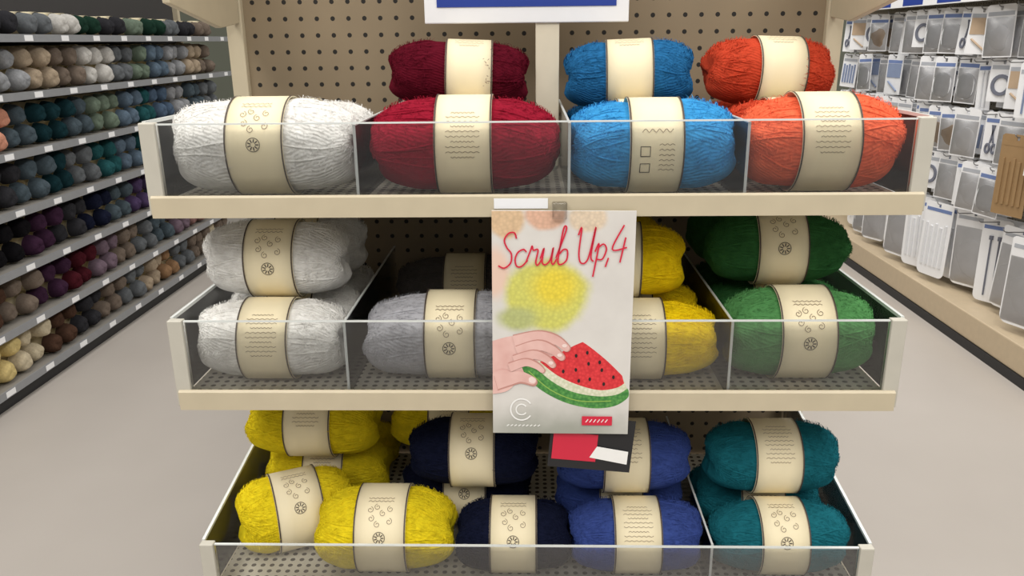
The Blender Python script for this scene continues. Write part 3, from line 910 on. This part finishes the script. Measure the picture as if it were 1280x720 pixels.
specs = [('white card with bagged pale pouch', 0.145, 0.215, WHITE, SILV, 0, HB), ('white card with blue-grey needles', 0.10, 0.225, WHITE, PBL, 1, HG),
         ('white card with dark ring', 0.13, 0.185, WHITE, DKB, 2, HG), ('grey card with blue panel', 0.135, 0.215, GRC, PBL, 3, HB),
         ('white card with tan panel', 0.14, 0.205, WHITE, PINK, 3, HG), ('narrow white card with pale needles', 0.08, 0.228, WHITE, SILV, 1, HB),
         ('white card with dark scissors', 0.11, 0.215, WHITE, DKB, 4, HB), ('white card with blue hook set', 0.148, 0.205, WHITE, PBL, 5, HG),
         ('white card with bagged white filling', 0.15, 0.222, WHITE, WHITE, 6, HG), ('white card with bagged tan filling', 0.14, 0.205, WHITE, PINK, 6, HB),
         ('large grey card with bagged pale pouch', 0.205, 0.39, GRC, SILV, 0, HG, True), ('large white card with dark needles', 0.16, 0.395, WHITE, DKB, 1, HB, True),
         ('large white card with bagged white filling', 0.215, 0.38, WHITE, WHITE, 6, HG, True), ('large white card with pale hooks', 0.20, 0.385, WHITE, SILV, 5, HB, True)]
protos = [packet_proto(*s[1:]) for s in specs]
PN = [s[0] for s in specs]
kraft = packet_proto(0.17, 0.35, TAN, TAN, 5, TAN)
hp = hook_proto()
used = set(); hook_used = False
RZ = [1.575, 1.332, 1.089, 0.846, 0.590]
RN = ['top', 'second', 'third', 'fourth', 'lowest']
for ri, z in enumerate(RZ):
    big = ri >= 4
    step = 0.208 if big else 0.150
    n = int(2.70 / step)
    for k in range(n):
        y = 3.20 + step * k
        iskraft = (ri == 2 and k == 3)
        if ri == 3 and k in (2, 3): continue
        y += random.uniform(-0.005, 0.005)
        zz = z + (random.choice([-0.005, 0, 0.003]) if not iskraft else -0.075)
        h = hp if not hook_used else dup(hp)
        hook_used = True
        h.location = (XR+0.05, y, zz)
        tag(h, 'steel peg hook, %s from near end in %s row of right aisle' % (ORD[k], RN[ri]), 'hook', 'peg hooks in the right aisle')
        npk = 1 if iskraft else 2
        x = XR + 0.066 + (0 if iskraft else random.choice([0, 0, 0.02, 0.05, 0.08]))
        rz = random.uniform(0.20, 0.5)
        for j in range(npk):
            pi_ = random.choice([10, 10, 11, 12, 12, 13]) if big else random.choice([0, 0, 1, 2, 3, 4, 5, 6, 7, 8, 8, 8, 9])
            pr = kraft if iskraft else protos[pi_]
            if iskraft: p = kraft
            elif pi_ in used: p = dup(pr)
            else: p = pr; used.add(pi_)
            p.location = (x + 0.06*j, y, zz - 0.0025)
            p.rotation_euler = (random.uniform(-0.05, 0.05), random.uniform(0.0, 0.05), rz + random.uniform(-0.02, 0.02)) if not iskraft else (0, 0, 0.3)
            nm = 'tall kraft brown pack' if iskraft else PN[pi_]
            tag(p, '%s, %s hook along right aisle, %s row%s' % (nm, ORD[k], RN[ri], '' if iskraft else (', front' if j == 0 else ', behind')), 'packet', 'packets on the right aisle hooks')
for i, p in enumerate(protos):
    if i not in used:
        for c in list(p.children_recursive): bpy.data.objects.remove(c)
        bpy.data.objects.remove(p)

# ------------------------------------------------------------------ light
def area(loc, sx, sy, power, col=(1, 0.965, 0.91)):
    l = bpy.data.lights.new('ceiling_lamp', 'AREA'); l.shape = 'RECTANGLE'; l.size = sx; l.size_y = sy; l.energy = power; l.color = col
    o = bpy.data.objects.new('ceiling_lamp', l); C.objects.link(o); o.location = loc
    return o
for x in (-1.3, 1.3):
    for y in (-1.6, 1.0, 3.6, 6.2):
        area((x, y, 3.3), 0.8, 2.2, (48 if y > 2 else 38) if x > 0 else (40 if y < 2 else 20))
area((0, -1.2, 3.3), 1.6, 1.6, 44)
w = bpy.data.worlds.new('store_air'); S.world = w; w.use_nodes = True
bg = w.node_tree.nodes['Background']
bg.inputs['Color'].default_value = (1.0, 0.97, 0.925, 1); bg.inputs['Strength'].default_value = 0.33

# ------------------------------------------------------------------ camera
cd = bpy.data.cameras.new('camera'); co = bpy.data.objects.new('camera', cd); C.objects.link(co)
cd.sensor_width = 36; cd.lens = 36*1000/1280; cd.clip_start = 0.05
M = Matrix.Rotation(math.radians(1.55), 4, 'Z') @ Matrix.Rotation(math.radians(90-17.2), 4, 'X') @ Matrix.Rotation(math.radians(-0.6), 4, 'Z')
co.matrix_world = Matrix.Translation((0, 0, H)) @ M
S.camera = co
